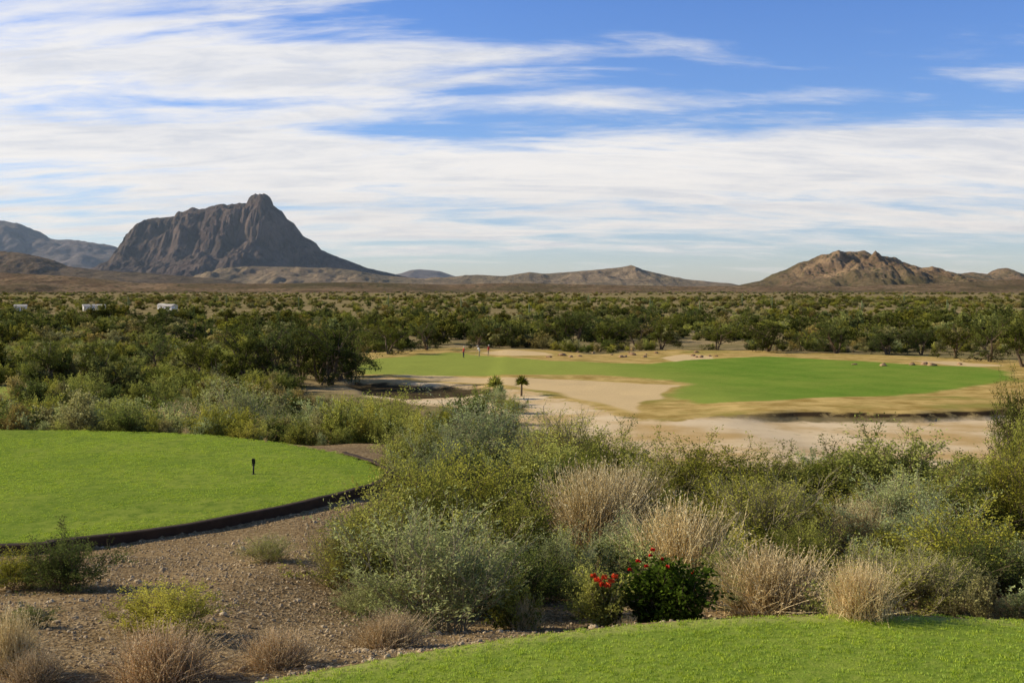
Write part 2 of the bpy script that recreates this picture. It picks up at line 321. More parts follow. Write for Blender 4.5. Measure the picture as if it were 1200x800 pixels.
def bush(name,seed,mats,H0=1.5,stems=30,n1=5,n2=5,nl=16,leaf=.035,lw=.22,spread=.75,up=.05,wob=.12,sp=.45,lj=.03,bare=0.0,rs=.008):
    rng=np.random.default_rng(seed)
    az=rng.uniform(0,2*math.pi,stems); th=np.abs(rng.normal(0,spread*.6,stems)); th=np.clip(th,0.02,1.35)
    D=np.stack([np.sin(th)*np.cos(az),np.sin(th)*np.sin(az),np.cos(th)],1); Ln=H0*rng.uniform(.6,1.05,stems)*(1-.25*th)
    S=np.stack([rng.normal(0,.06*H0,stems),rng.normal(0,.06*H0,stems),np.zeros(stems)-.03],1)
    P0=grow(S,D,Ln,6,wob,up,rng); s1,d1,l1,i1=kids(P0,Ln,n1,.2,.98,sp,.42,rng); P1=grow(s1,d1,l1,5,wob,up,rng)
    s2,d2,l2,i2=kids(P1,l1,n2,.15,1,sp,.55,rng); P2=grow(s2,d2,l2,4,wob,up,rng)
    cl_=rng.uniform(0,1,len(P0))[i1[i2]]
    s3,d3,l3,i3=kids(P2,l2,nl,.0,1.05,.8,.2,rng); s3=s3+rng.normal(0,lj,s3.shape)
    keep=s3[:,2]>.02; s3,d3,i3=s3[keep],d3[keep],i3[keep]
    parts=[]
    for P_,a,b in ((P0,rs,rs*.5),(P1,rs*.5,rs*.3),(P2,rs*.3,rs*.15)):
        v,qd=tubes(P_,np.full(len(P_),a),np.full(len(P_),b)); parts.append((v,qd,0,None))
    sz=leaf*rng.uniform(.6,1.3,len(s3)); v,qd=leaves(s3,d3,sz,lw,rng)
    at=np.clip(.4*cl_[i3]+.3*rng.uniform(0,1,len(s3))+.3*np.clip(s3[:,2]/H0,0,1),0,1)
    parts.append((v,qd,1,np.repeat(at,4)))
    return assemble(name,parts,mats)
def grass(name,seed,mats,H0=.7,n=1100,spread=.45,w=.004,base=.14,droop=-.10,heads=True):
    rng=np.random.default_rng(seed); az=rng.uniform(0,2*math.pi,n); th=np.abs(rng.normal(0,spread,n))
    D=np.stack([np.sin(th)*np.cos(az),np.sin(th)*np.sin(az),np.cos(th)],1); Ln=H0*rng.uniform(.35,1.1,n)
    S=np.stack([rng.normal(0,base,n),rng.normal(0,base,n),np.zeros(n)-.02],1)
    P=grow(S,D,Ln,5,.10,droop,rng); v,qd=tubes(P,np.full(n,w),np.full(n,w*.25))
    parts=[(v,qd,0,np.repeat(rng.uniform(0,1,n),15))]
    if heads:
        s,d,l,i=kids(P,Ln,7,.6,1.05,.5,.1,rng); v,qd=leaves(s,d,.022*rng.uniform(.6,1.5,len(s)),.16,rng); parts.append((v,qd,1,np.repeat(rng.uniform(0,1,len(s)),4)))
    return assemble(name,parts,mats)
def tree(name,seed,mats,H0=4.5,trunks=2,leaf=.11,nl=16,n1=6,n2=7,n3=5,lean=.35,tr=.13,lo=.3,droop=-.05):
    rng=np.random.default_rng(seed); az=rng.uniform(0,2*math.pi)+np.arange(trunks)*2*math.pi/trunks; th=rng.uniform(.15,lean+.15,trunks)
    D=np.stack([np.sin(th)*np.cos(az),np.sin(th)*np.sin(az),np.cos(th)],1); Ln=np.full(trunks,H0*.55)
    P0=grow(np.stack([np.cos(az)*.08,np.sin(az)*.08,np.full(trunks,-.1)],1),D,Ln,7,.10,0,rng)
    s,d,l,i1=kids(P0,Ln,n1,lo,1,.75,.85,rng); P1=grow(s,d,l,6,.16,.02,rng)
    s2,d2,l2,i2=kids(P1,l,n2,.25,1,.6,.5,rng); P2=grow(s2,d2,l2,5,.16,.0,rng)
    s3,d3,l3,i3=kids(P2,l2,n3,.2,1,.6,.5,rng); P3=grow(s3,d3,l3,4,.15,droop,rng)
    s4,d4,l4,i4=kids(P3,l3,nl,0,1.05,.9,.2,rng); s4=s4+rng.normal(0,.07,s4.shape)
    kp=s4[:,2]>.15; s4,d4,i4=s4[kp],d4[kp],i4[kp]
    parts=[]
    for P_,a,b,sd in ((P0,tr,tr*.5,7),(P1,tr*.4,tr*.15,5),(P2,tr*.14,tr*.06,3),(P3,tr*.06,tr*.03,3)):
        v,qd=tubes(P_,np.full(len(P_),a),np.full(len(P_),b),sd); parts.append((v,qd,0,None))
    v,qd=leaves(s4,d4,leaf*rng.uniform(.6,1.3,len(s4)),.28,rng)
    c2=rng.uniform(0,1,len(P2))[i3[i4]]
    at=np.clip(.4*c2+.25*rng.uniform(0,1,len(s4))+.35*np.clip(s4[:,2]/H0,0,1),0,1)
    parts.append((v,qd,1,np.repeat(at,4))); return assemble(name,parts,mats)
def leafmat(name,dark,light,trans=.35,hv=.5):
    m,nt=mat(name); q=N(nt); v=q.attr('v'); rnd=q.n('ShaderNodeObjectInfo').outputs['Random']
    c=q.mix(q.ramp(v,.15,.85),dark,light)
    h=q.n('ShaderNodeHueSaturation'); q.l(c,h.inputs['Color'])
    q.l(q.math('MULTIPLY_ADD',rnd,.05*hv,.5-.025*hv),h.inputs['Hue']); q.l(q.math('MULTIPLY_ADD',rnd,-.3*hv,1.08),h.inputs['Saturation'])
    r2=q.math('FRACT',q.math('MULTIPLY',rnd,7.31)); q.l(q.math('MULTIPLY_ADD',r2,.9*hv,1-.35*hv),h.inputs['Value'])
    d=q.n('ShaderNodeBsdfDiffuse'); q.l(h.outputs[0],d.inputs[0]); tr=q.n('ShaderNodeBsdfTranslucent'); q.l(h.outputs[0],tr.inputs[0])
    mx=q.n('ShaderNodeMixShader'); mx.inputs[0].default_value=trans; q.l(d.outputs[0],mx.inputs[1]); q.l(tr.outputs[0],mx.inputs[2])
    o=q.n('ShaderNodeOutputMaterial'); q.l(mx.outputs[0],o.inputs[0]); return m
bark=simple('bark',(.15,.11,.07),.9,.4,20); twig=simple('twig_grey',(.34,.29,.18),.9,.3,20)
L_ol=leafmat('leaf_olive',(.085,.098,.017),(.45,.45,.085)); L_yg=leafmat('leaf_yellowgreen',(.17,.175,.032),(.62,.60,.13))
L_gr=leafmat('leaf_greygreen',(.15,.18,.065),(.52,.56,.23)); L_dk=leafmat('leaf_dark',(.045,.058,.012),(.20,.23,.045))
L_st=leafmat('straw',(.46,.37,.19),(.95,.82,.52),.35,.2); L_pk=leafmat('straw_dry',(.42,.33,.19),(.85,.70,.46),.35,.2)
L_tr=leafmat('tree_leaf',(.048,.06,.012),(.30,.30,.058),.3,.9); L_td=leafmat('tree_leaf_dark',(.028,.038,.009),(.15,.17,.035),.25,.6); L_sc=leafmat('scrub_leaf',(.12,.105,.03),(.46,.40,.13),.3,.9)
B={}
for k,lm in (('ol',L_ol),('yg',L_yg),('dk',L_dk)):
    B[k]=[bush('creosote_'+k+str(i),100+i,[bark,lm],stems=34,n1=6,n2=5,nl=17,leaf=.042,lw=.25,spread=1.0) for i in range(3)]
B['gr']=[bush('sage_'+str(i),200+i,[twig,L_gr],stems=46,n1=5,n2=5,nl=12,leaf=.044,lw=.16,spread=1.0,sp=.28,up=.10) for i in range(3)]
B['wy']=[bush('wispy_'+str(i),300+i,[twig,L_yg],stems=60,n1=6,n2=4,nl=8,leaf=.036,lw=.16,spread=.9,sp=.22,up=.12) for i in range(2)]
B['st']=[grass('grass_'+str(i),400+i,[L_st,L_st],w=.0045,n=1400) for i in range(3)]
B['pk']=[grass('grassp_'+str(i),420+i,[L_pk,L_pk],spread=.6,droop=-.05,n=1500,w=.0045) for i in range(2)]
NAME=dict(ol='creosote_bush',yg='brittlebush',dk='jojoba_bush',gr='sage_bush',wy='desert_broom_bush',st='dry_grass_clump',pk='dry_grass_clump')
def put(me,name,x,y,h,w,z=None,rz=None):
    o=bpy.data.objects.new(name,me); o.location=(x,y,(Hs(x,y) if z is None else z)-.02)
    s=(w/2)/me['rad']; o.scale=(s,s,h); o.rotation_euler=(0,0,random.uniform(0,6.28) if rz is None else rz); link(o); return o
def Hf(x,y): return H(x,y)
def plant(k,px,pb,pt,pw):
    x,y,z=hit(px,pb,Hf); h=(pb-pt)/F*y; w=pw/F*y
    return put(random.choice(B[k]),NAME[k],x,y,h*1.02,w*1.02,z)
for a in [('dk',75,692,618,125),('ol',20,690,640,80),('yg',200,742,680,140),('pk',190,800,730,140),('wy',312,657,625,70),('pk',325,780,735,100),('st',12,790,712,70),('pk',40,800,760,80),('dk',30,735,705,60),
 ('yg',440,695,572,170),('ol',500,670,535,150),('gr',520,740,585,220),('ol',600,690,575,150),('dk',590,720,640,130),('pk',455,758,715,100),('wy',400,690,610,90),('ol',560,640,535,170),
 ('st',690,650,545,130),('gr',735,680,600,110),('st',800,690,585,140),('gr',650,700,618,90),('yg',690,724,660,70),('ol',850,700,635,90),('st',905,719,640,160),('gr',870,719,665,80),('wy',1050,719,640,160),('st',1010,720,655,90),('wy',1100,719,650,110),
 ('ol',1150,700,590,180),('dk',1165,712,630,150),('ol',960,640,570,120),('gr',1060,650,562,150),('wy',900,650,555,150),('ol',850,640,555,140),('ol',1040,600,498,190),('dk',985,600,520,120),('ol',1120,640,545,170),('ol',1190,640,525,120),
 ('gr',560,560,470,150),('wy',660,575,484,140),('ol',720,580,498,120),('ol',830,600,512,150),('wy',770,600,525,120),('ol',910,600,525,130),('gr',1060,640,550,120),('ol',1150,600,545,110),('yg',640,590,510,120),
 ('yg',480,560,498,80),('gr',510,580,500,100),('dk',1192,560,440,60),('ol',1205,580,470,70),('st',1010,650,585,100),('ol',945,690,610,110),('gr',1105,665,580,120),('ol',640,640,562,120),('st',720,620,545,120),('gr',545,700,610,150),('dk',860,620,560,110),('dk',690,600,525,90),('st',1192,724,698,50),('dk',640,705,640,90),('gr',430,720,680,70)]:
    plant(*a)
def back(k,px,d,pt,pw):
    x=(px-600)/F*d; z=Hs(x,d); top=EYE-(pt-335)/F*d; put(random.choice(B[k]),NAME[k],x,d,max(.3,top-z),pw/F*d,z)
for a in [('gr',280,48,447,140),('ol',440,46,462,140),('yg',360,36,494,65),('yg',180,35,488,55),('ol',395,50,474,80),('yg',425,33,507,45),('st',285,36,505,50),('ol',130,60,464,100),('wy',60,50,490,80),('ol',20,45,472,70),('yg',245,40,490,60),('gr',325,45,480,80),('st',100,42,490,64),('wy',480,38,502,70),('ol',470,44,474,90),('st',40,40,492,60),('st',210,50,474,80),('ol',230,58,466,80),('wy',350,50,482,70),('ol',150,46,484,60),('yg',300,38,500,50),('dk',350,46,484,60),('dk',90,52,470,80),('dk',200,56,462,90)]:
    back(*a)
# ---------------------------------------------------------------- GN scatter
def scatter(name,protos,x,y,z,sc,idx,tilt=0.0):
    coll=bpy.data.collections.new(name+'_kinds')
    for i,(pn,me) in enumerate(protos):
        coll.objects.link(bpy.data.objects.new(pn,me))
    order=sorted(range(len(protos)),key=lambda i:coll.objects[i].name); rank=np.argsort(order); idx=np.asarray(rank)[np.asarray(idx)]
    n=len(x); me=bpy.data.meshes.new(name); me.vertices.add(n); me.vertices.foreach_set('co',np.stack([x,y,z],1).astype(np.float32).ravel())
    a=me.attributes.new('idx','INT','POINT'); a.data.foreach_set('value',idx.astype(np.int32))
    rot=np.stack([R.normal(0,tilt,n) if tilt else np.zeros(n),R.normal(0,tilt,n) if tilt else np.zeros(n),R.uniform(0,6.28,n)],1)
    for k,vv in (('rot',rot),('scl',sc)):
        a=me.attributes.new(k,'FLOAT_VECTOR','POINT'); a.data.foreach_set('vector',vv.astype(np.float32).ravel())
    o=link(bpy.data.objects.new(name,me)); md=o.modifiers.new('scatter','NODES')
    g=bpy.data.node_groups.new(name,'GeometryNodeTree'); g.interface.new_socket('Geometry',in_out='INPUT',socket_type='NodeSocketGeometry'); g.interface.new_socket('Geometry',in_out='OUTPUT',socket_type='NodeSocketGeometry')
    nn=g.nodes; gi=nn.new('NodeGroupInput'); go=nn.new('NodeGroupOutput'); ip=nn.new('GeometryNodeInstanceOnPoints'); ci=nn.new('GeometryNodeCollectionInfo')
    ci.inputs['Collection'].default_value=coll; ci.inputs['Separate Children'].default_value=True; ci.inputs['Reset Children'].default_value=True
    def na(nm,ty):
        a=nn.new('GeometryNodeInputNamedAttribute'); a.data_type=ty; a.inputs[0].default_value=nm; return a.outputs[0]
    e=nn.new('FunctionNodeEulerToRotation')
    lk=g.links.new; lk(gi.outputs[0],ip.inputs['Points']); lk(ci.outputs[0],ip.inputs['Instance']); ip.inputs['Pick Instance'].default_value=True
    lk(na('idx','INT'),ip.inputs['Instance Index']); lk(na('rot','FLOAT_VECTOR'),e.inputs[0]); lk(e.outputs[0],ip.inputs['Rotation']); lk(na('scl','FLOAT_VECTOR'),ip.inputs['Scale'])
    lk(ip.outputs[0],go.inputs[0]); md.node_group=g; return o
def rnd_wedge(n,d0,d1,tm=.62,pw=1.0):
    y=np.sqrt(R.uniform(d0*d0,d1*d1,n)); x=R.uniform(-tm,tm,n)*y
    return x,y
def rock(name,seed,mt,sub=2,rough=0.0):
    bm=bmesh.new(); bmesh.ops.create_icosphere(bm,subdivisions=sub,radius=.5); rg=random.Random(seed)
    sx,sy,sz=rg.uniform(.8,1.2),rg.uniform(.7,1),rg.uniform(.45,.8)
    pl=[Vector((rg.gauss(0,1),rg.gauss(0,1),rg.gauss(0,1))).normalized() for _ in range(9)]
    for v in bm.verts:
        c=v.co.copy()
        for p in pl:
            dd=c.dot(p)-.38
            if dd>0: c-=p*dd*.85
        if rough: c*=1+rough*(float(fbm(np.array([c.x*5+seed]),np.array([c.y*5+c.z*4]),4,seed)[0])-.5)
        v.co=Vector((c.x*sx,c.y*sy,c.z*sz))
    me=bpy.data.meshes.new(name); bm.to_mesh(me); bm.free(); me.materials.append(mt); return me
def rockmat(name,a,b):
    m,nt=mat(name); q=N(nt); rn=q.n('ShaderNodeObjectInfo').outputs['Random']; tc=q.n('ShaderNodeTexCoord').outputs['Object']; nz=q.noise(6,tc,5,.6)
    q.bsdf(q.mix(q.math('MULTIPLY_ADD',nz,.4,q.math('MULTIPLY',rn,.7)),a,b),.95,nz,.05,.6,0.05); return m
rm=rockmat('gravel_stone',(.26,.17,.085),(.86,.68,.43))
n=90000; x=R.uniform(-15,3.5,n); y=R.uniform(5,24,n); m=masks(x,y)
k=(m['green']<-.08)&(m['tee']<-.16)&(fbm(x*1.3,y*1.3,3,77)+R.uniform(-.15,.15,n)>.38)&(np.abs(x/y)<.75)
x,y=x[k],y[k]; s=.022*np.exp(R.normal(0,.45,len(x))); s=np.minimum(s,.12)
scatter('gravel',[('stone_%d'%i,rock('stone_%d'%i,i,rm,2 if i<2 else 1)) for i in range(5)],x,y,H(x,y)+s*.12,np.stack([s,s,s],1),R.integers(0,5,len(x)),.4)
def tuft(name,seed,mt,n=16,h=.028):
    rng=np.random.default_rng(seed); az=rng.uniform(0,6.28,n); th=np.abs(rng.normal(0,.5,n))
    D=np.stack([np.sin(th)*np.cos(az),np.sin(th)*np.sin(az),np.cos(th)],1); S=np.stack([rng.uniform(-.035,.035,n),rng.uniform(-.035,.035,n),np.full(n,-.004)],1)
    v,qd=leaves(S,D,h*rng.uniform(.5,1.2,n),.09,rng); return assemble(name,[(v,qd,0,np.repeat(rng.uniform(0,1,n),4))],[mt],False)
L_tf=leafmat('turf_blade',(.25,.36,.03),(.62,.72,.13),.4,.4)
TU=[('tuft_%d'%i,tuft('tuft_%d'%i,i,L_tf)) for i in range(4)]
n=46000; x=R.uniform(-4.5,6.5,n); y=R.uniform(4.5,9,n); m=masks(x,y); k=(m['green']>-.05)&(fbm(x*2,y*2,3,5)+R.uniform(-.3,.3,n)>.3); x,y=x[k],y[k]; s=R.uniform(.35,.75,len(x))
scatter('grass_turf',TU,x,y,H(x,y),np.stack([s,s,s],1),R.integers(0,4,len(x)))
n=70000; x=R.uniform(-17,-2.2,n); y=R.uniform(16.5,30.8,n); m=masks(x,y); k=(m['tee']>.0)&(fbm(x*1.2,y*1.2,4,15)+R.uniform(-.2,.2,n)>.45); x,y=x[k],y[k]; s=R.uniform(.6,1.1,len(x))
scatter('grass_turf',TU,x,y,H(x,y),np.stack([s,s,s*.8],1),R.integers(0,4,len(x)))
mid=[('shrub_a%d'%i,bush('mid_a%d'%i,500+i,[bark,[L_ol,L_gr,L_yg,L_sc][i%4]],stems=22,n1=5,n2=4,nl=9,leaf=.08,lw=.27,spread=1.1)) for i in range(4)]
mid+=[('shrub_b%d'%i,grass('mid_b%d'%i,520+i,[L_st,L_st],n=500,w=.009,spread=.6)) for i in range(2)]
mid+=[('shrub_c0',bush('mid_c0',530,[bark,L_dk],stems=22,n1=5,n2=4,nl=9,leaf=.08,lw=.27,spread=1.1))]
rad=np.array([m_['rad'] for _,m_ in mid])
def scrub(name,n,d0,d1,hmin,hmax,cond,pr,tm=.62):
    x,y=rnd_wedge(n,d0,d1,tm); m=masks(x,y); k=cond(x,y,m); x,y=x[k],y[k]; n=len(x)
    i=R.choice(7,n,p=pr); gr_=(i==4)|(i==5); h=R.uniform(hmin,hmax,n)*np.where(gr_,.6,1); w=h*R.uniform(.9,1.5,n)*np.where(gr_,.8,1)/2/rad[i]*1.0
    scatter(name,mid,x,y,H(x,y)-.03,np.stack([w,w,h],1),i)
clear=lambda m:(np.maximum.reduce([m['green'],m['tee'],m['fair'],m['rim'],m['sand']])<-1.0)
bx=lambda x,y:x/y*F+600
scrub('desert_scrub',620,11.5,34,.3,.85,lambda x,y,m:(m['tee']<-.8)&(m['green']<-2.6)&((bx(x,y)>590)|(y>31)|((bx(x,y)>470)&(y>24))),[.26,.16,.14,.12,.10,.10,.12])
scrub('desert_scrub',1200,32,60,.6,1.5,lambda x,y,m:(m['tee']<-1.5)&(m['sand']<-.6)&(m['rim']<-1)&((bx(x,y)<720)|(y<40)),[.28,.12,.14,.16,.08,.08,.14])
scrub('desert_scrub',4000,60,200,.9,2.4,lambda x,y,m:clear(m)&((bx(x,y)<405)|(y>190)|(bx(x,y)>1240)|((bx(x,y)<620)&(y<72)))&~((bx(x,y)>345)&(bx(x,y)<440)&(y>76)&(y<125)),[.28,.08,.11,.27,.04,.04,.18])
T=[tree('mesquite_%d'%i,600+i,[bark,L_td],trunks=2+i%2,nl=20,lo=.2) for i in range(4)]
FT=[('tree_%d'%i,tree('far_tree_%d'%i,650+i,[bark,[L_tr,L_td,L_sc,L_ol,L_tr][i]],leaf=.28,nl=9,n1=7,n2=5,n3=4,tr=.12,H0=4,trunks=3,lean=.6,lo=.08,droop=-.12)) for i in range(5)]
FT+=[('treeb_%d'%i,bush('far_treeb_%d'%i,670+i,[bark,[L_tr,L_ol,L_sc][i]],H0=3.2,stems=20,n1=5,n2=4,nl=9,leaf=.24,lw=.3,spread=1.3,lj=.1,rs=.03)) for i in range(3)]
frad=np.array([m_['rad'] for _,m_ in FT])
def tr_(px,pb,pt,pw,nm='mesquite_tree'):
    x,y,z=hit(px,pb,Hf); put(random.choice(T),nm,x,y,(pb-pt)/F*y,pw/F*y,z)
for a in [(388,451,372,98),(398,446,378,70),(372,447,372,85),(355,445,374,80),(325,450,370,105),(405,440,386,60),(290,452,382,90),(360,434,376,70),(240,450,392,80),(110,458,398,85),(60,450,396,80),(185,445,386,80),(675,409,362,68),(645,408,376,45),(745,405,368,56),(775,409,374,45),(900,412,378,60),(980,414,378,56),(1040,416,384,60),(1120,420,376,66),(1160,424,368,80),(1200,430,370,84),(500,410,370,62),(560,408,374,55),(455,415,374,60),(840,410,378,50),(1080,416,384,40),(600,407,378,40),(715,407,376,44),(940,411,384,40)]:
    tr_(*a)
def forest(name,n,d0,d1,h0,h1,cond=None,wf=1.15,pr=None):
    x,y=rnd_wedge(n,d0,d1,.66); m=masks(x,y); k=clear(m)
    if cond is not None: k&=cond(x,y,m)
    for hx,hd in ((24,600),(104,610),(199,590),(190,640),(118,630)): k&=~((abs(bx(x,y)-hx)<8)&(y<hd+8)&(y>hd-80))
    x,y=x[k],y[k]; n=len(x); i=R.choice(8,n,p=pr or [.2,.16,.1,.1,.12,.12,.12,.08]); h=h0+(h1-h0)*R.uniform(0,1,n)**1.6*np.where(i>4,.75,1); w=h*R.uniform(.9,1.7,n)*wf/2/frad[i]
    scatter(name,FT,x,y,H(x,y)-.1,np.stack([w,w,h],1),i)
forest('desert_trees',560,78,205,1.8,4.0,lambda x,y,m:((bx(x,y)<330)|(bx(x,y)>1260))&(fbm(x/18,y/18,3,91)>.45))
forest('desert_trees',2700,200,430,1.4,4.2,lambda x,y,m:(fbm(x/22,y/22,3,92)+R.uniform(-.15,.15,len(x))>.42)&((y>208)|(bx(x,y)<430)),1.15,[.14,.10,.14,.12,.08,.12,.14,.16])
forest('desert_trees',460,205,460,4.2,6.8,lambda x,y,m:(fbm(x/30,y/30,3,97)>.46),1.1,[.25,.6,0,0,.15,0,0,0])
forest('desert_trees',8500,430,1200,1.4,4.4,lambda x,y,m:(fbm(x/60,y/60,3,93)+R.uniform(-.2,.2,len(x))>.49),1.15,[.12,.12,.2,.10,.06,.08,.12,.20])
forest('desert_trees',10000,1200,3600,1.6,4.0,lambda x,y,m:(fbm(x/160,y/160,3,94)+R.uniform(-.15,.15,len(x))>.50),1.5,[.08,.08,.3,.08,.03,.05,.1,.28])
# ---------------------------------------------------------------- rose bush
rl=leafmat('rose_leaf',(.03,.055,.012),(.12,.19,.03),.25); red=simple('petal_red',(.65,.02,.015),.5,.3,30); orr=simple('petal_orange',(.9,.13,.04),.5,.3,30)
x,y,z=hit(772,724,Hf)
def flowers(name,C,mt,sz=.05):
    rng=np.random.default_rng(5); C=np.array(C); n=len(C); npz=14
    c=np.repeat(C,npz,0); a=np.tile(np.arange(npz)*2.4,n); th=np.tile(np.linspace(.25,1.3,npz),n); D=np.stack([np.sin(th)*np.cos(a),np.sin(th)*np.sin(a),np.cos(th)],1)
    v,qd=leaves(c,D,sz*rng.uniform(.7,1.1,len(c)),.5,rng); return qmesh(name,v,qd,mats=[mt])
def pl_empty(name,x,y,z):
    e=bpy.data.objects.new(name,None); e.location=(x,y,z); link(e); return e
def child(o,p): o.parent=p; 
y-=1.0; x=(772-600)/F*y; z=Hs(x,y)
e=pl_empty('rose_bush',x,y,z)
rb=bush('rose_foliage',801,[bark,rl],stems=26,n1=5,n2=5,nl=12,leaf=.055,lw=.33,spread=1.0,H0=.8)
hh_=(EYE-(655-335)/F*y)-z
rb2=bpy.data.objects.new('foliage',rb); link(rb2); child(rb2,e); rb2.scale=(.5/rb['rad'],.5/rb['rad'],hh_); rb2.location=(.06,0,0)
rb3=bpy.data.objects.new('foliage_side',bush('brittle_foliage',802,[twig,L_yg],stems=26,n1=5,n2=5,nl=9,leaf=.05,lw=.3,spread=1.0,H0=.8)); link(rb3); child(rb3,e); rb3.scale=(.36/rb3.data['rad'],.36/rb3.data['rad'],hh_*.8); rb3.location=(-.62,.1,0)
def pr(px,py,dy=0):
    Y=y+dy; return ((px-600)/F*Y-x,dy,EYE-(py-335)/F*Y-z)
f1=bpy.data.objects.new('red_blooms',flowers('red_blooms',[pr(748,658,-.1),(pr(762,652,-.05)),pr(776,656,-.15),pr(758,664,-.25),pr(738,668,-.2),pr(782,665,-.3),pr(765,645,0),pr(812,672,.1)],red,.036)); link(f1); child(f1,e)
f2=bpy.data.objects.new('orange_blooms',flowers('orange_blooms',[pr(700,681,-.40),pr(708,678,-.45),pr(716,682,-.45),pr(706,686,-.45),pr(696,676,-.35),pr(720,677,-.4),pr(712,687,-.45)],orr,.055)); link(f2); child(f2,e)
# ---------------------------------------------------------------- boulders
rr=rockmat('red_rock',(.26,.16,.09),(.44,.29,.17))
for i in range(26):
    px=random.uniform(640,860) if i<20 else random.uniform(980,1180); pb=random.uniform(412,419) if i<20 else random.uniform(424,430); x,y,z=hit(px,pb,Hf); s=random.uniform(.5,1.3); o=bpy.data.objects.new('boulder',rock('boulder',i,rr,3,.4)); o.scale=(s,s,s*.8); o.location=(x,y,z+.1*s); o.rotation_euler=(0,0,i); link(o)
# ---------------------------------------------------------------- tee marker
def cyl(name,p0,p1,r0,r1,mt,sides=12,par=None):
    P_=np.array([[p0,tuple((np.array(p0)+np.array(p1))/2),p1]],float); 
    v,qd=tubes(P_,np.array([r0]),np.array([r1]),sides); me=qmesh(name,v,qd,smooth=True,mats=[mt])
    bm=bmesh.new(); bm.from_mesh(me); bmesh.ops.holes_fill(bm,edges=[e for e in bm.edges if e.is_boundary]); bm.to_mesh(me); bm.free()
    o=bpy.data.objects.new(name,me); link(o)
    if par: child(o,par)
    return o
def box(name,c,s,mt,par=None,rot=(0,0,0),bev=.0):
    bm=bmesh.new(); bmesh.ops.create_cube(bm,size=1)
    for v in bm.verts: v.co=Vector((v.co.x*s[0],v.co.y*s[1],v.co.z*s[2]))
    if bev: bmesh.ops.bevel(bm,geom=bm.edges[:],offset=bev,segments=2,affect='EDGES')
    me=bpy.data.meshes.new(name); bm.to_mesh(me); bm.free(); me.materials.append(mt); o=bpy.data.objects.new(name,me); o.location=c; o.rotation_euler=rot; link(o)
    if par: child(o,par)
    return o
bl=simple('marker_black',(.02,.02,.022),.5); 
x,y=flat(297,556,TEEZ); e=pl_empty('tee_marker',x,y,TEEZ)
cyl('stake',(0,0,-.05),(0,0,.22),.018,.018,bl,par=e); box('head',(0,0,.28),(.07,.04,.13),bl,e,(.25,0,0),.012); box('collar',(0,0,.2),(.055,.05,.02),bl,e,(0,0,0),.004); cyl('base',(0,0,0),(0,0,.02),.05,.045,bl,par=e)
# ---------------------------------------------------------------- small yuccas by the sand
def yucca(px,pb,pt,w,mt):
    x,y,z=hit(px,pb,Hf); h=(pb-pt)/F*y; e=pl_empty('desert_yucca',x,y,z)
    cyl('trunk',(0,0,-.1),(.03,0,h*.6),.10,.07,bark,par=e)
    rng=np.random.default_rng(px); n=260; az=rng.uniform(0,6.28,n); th=rng.uniform(0,1.9,n); D=np.stack([np.sin(th)*np.cos(az),np.sin(th)*np.sin(az),np.cos(th)],1)
    C=np.tile([[.03,0,h*.58]],(n,1)); v,qd=leaves(C,D,w/F*y*.5*rng.uniform(.7,1.1,n),.06,rng); o=bpy.data.objects.new('leaves',assemble('yucca_leaves',[(v,qd,0,np.repeat(rng.uniform(0,1,n),4))],[mt],False)); link(o); child(o,e)
yucca(611,464,438,20,L_dk); yucca(580,468,438,24,L_ol); yucca(585,474,450,20,L_gr)
for a in [('gr',582,476,455,34),('ol',600,484,464,40),('dk',575,472,452,24)]: plant(*a)
# ---------------------------------------------------------------- saguaros
sg=simple('saguaro_skin',(.16,.19,.08),.8,.4,6)
def saguaro(px,d,h):
    x=(px-600)/F*d; z=Hs(x,d); e=pl_empty('saguaro_cactus',x,d,z); cyl('trunk',(0,0,-.3),(0,0,h),.32,.22,sg,10,e)
    for k in range(random.randint(1,3)):
        a=random.uniform(0,6.28); z0=h*random.uniform(.35,.5); L=random.uniform(.8,1.1); c,s=math.cos(a),math.sin(a)
        P_=np.array([[(0,0,z0),(c*L*.6,s*L*.6,z0+.05),(c*L,s*L,z0+.5),(c*L,s*L,z0+h*.2),(c*L,s*L,z0+h*.35)]],float); v,qd=tubes(P_,np.array([.2]),np.array([.15]),8)
        o=bpy.data.objects.new('arm_%d'%k,qmesh('arm',v,qd,smooth=True,mats=[sg])); link(o); child(o,e)
for a in [(762,520,8),(455,600,9),(820,480,7),(690,700,9),(540,560,8),(905,640,8),(1010,500,7),(350,640,8),(150,620,8),(1110,560,7),(620,450,6.5),(870,760,9),(265,700,9),(1060,800,9)]: saguaro(*a)
# ---------------------------------------------------------------- white houses
wh=simple('white_stucco',(.78,.76,.72),.8,.06,2); rf=simple('pale_roof',(.6,.55,.48),.8,.15,2); gl=simple('window_dark',(.10,.11,.12),.2,.1,2); dr=simple('door_brown',(.2,.13,.08),.6)
def house(px,d,w,h):
    x=(px-600)/F*d; z=Hs(x,d)+.6; e=pl_empty('white_house',x,d,z); e.rotation_euler=(0,0,random.uniform(-.5,.5)); dp=w*.7
    box('walls',(0,0,h/2-1),(w,dp,h+2),wh,e)
    V=[(-w*.56,-dp*.6,h),(w*.56,-dp*.6,h),(w*.56,dp*.6,h),(-w*.56,dp*.6,h),(-w*.56,0,h*1.4),(w*.56,0,h*1.4)]
    me=bpy.data.meshes.new('roof'); me.from_pydata(V,[],[(0,1,5,4),(2,3,4,5),(0,4,3),(1,2,5),(0,3,2,1)]); me.materials.append(rf); o=bpy.data.objects.new('roof',me); link(o); child(o,e)
    for k,wx in enumerate((-.33,-.1,.33)): box('window_%d'%k,(wx*w,-dp/2-.02,h*.55),(w*.09,.08,h*.22),gl,e)
    box('door',(w*.12,-dp/2-.02,h*.38),(.6,.08,h*.72),dr,e)
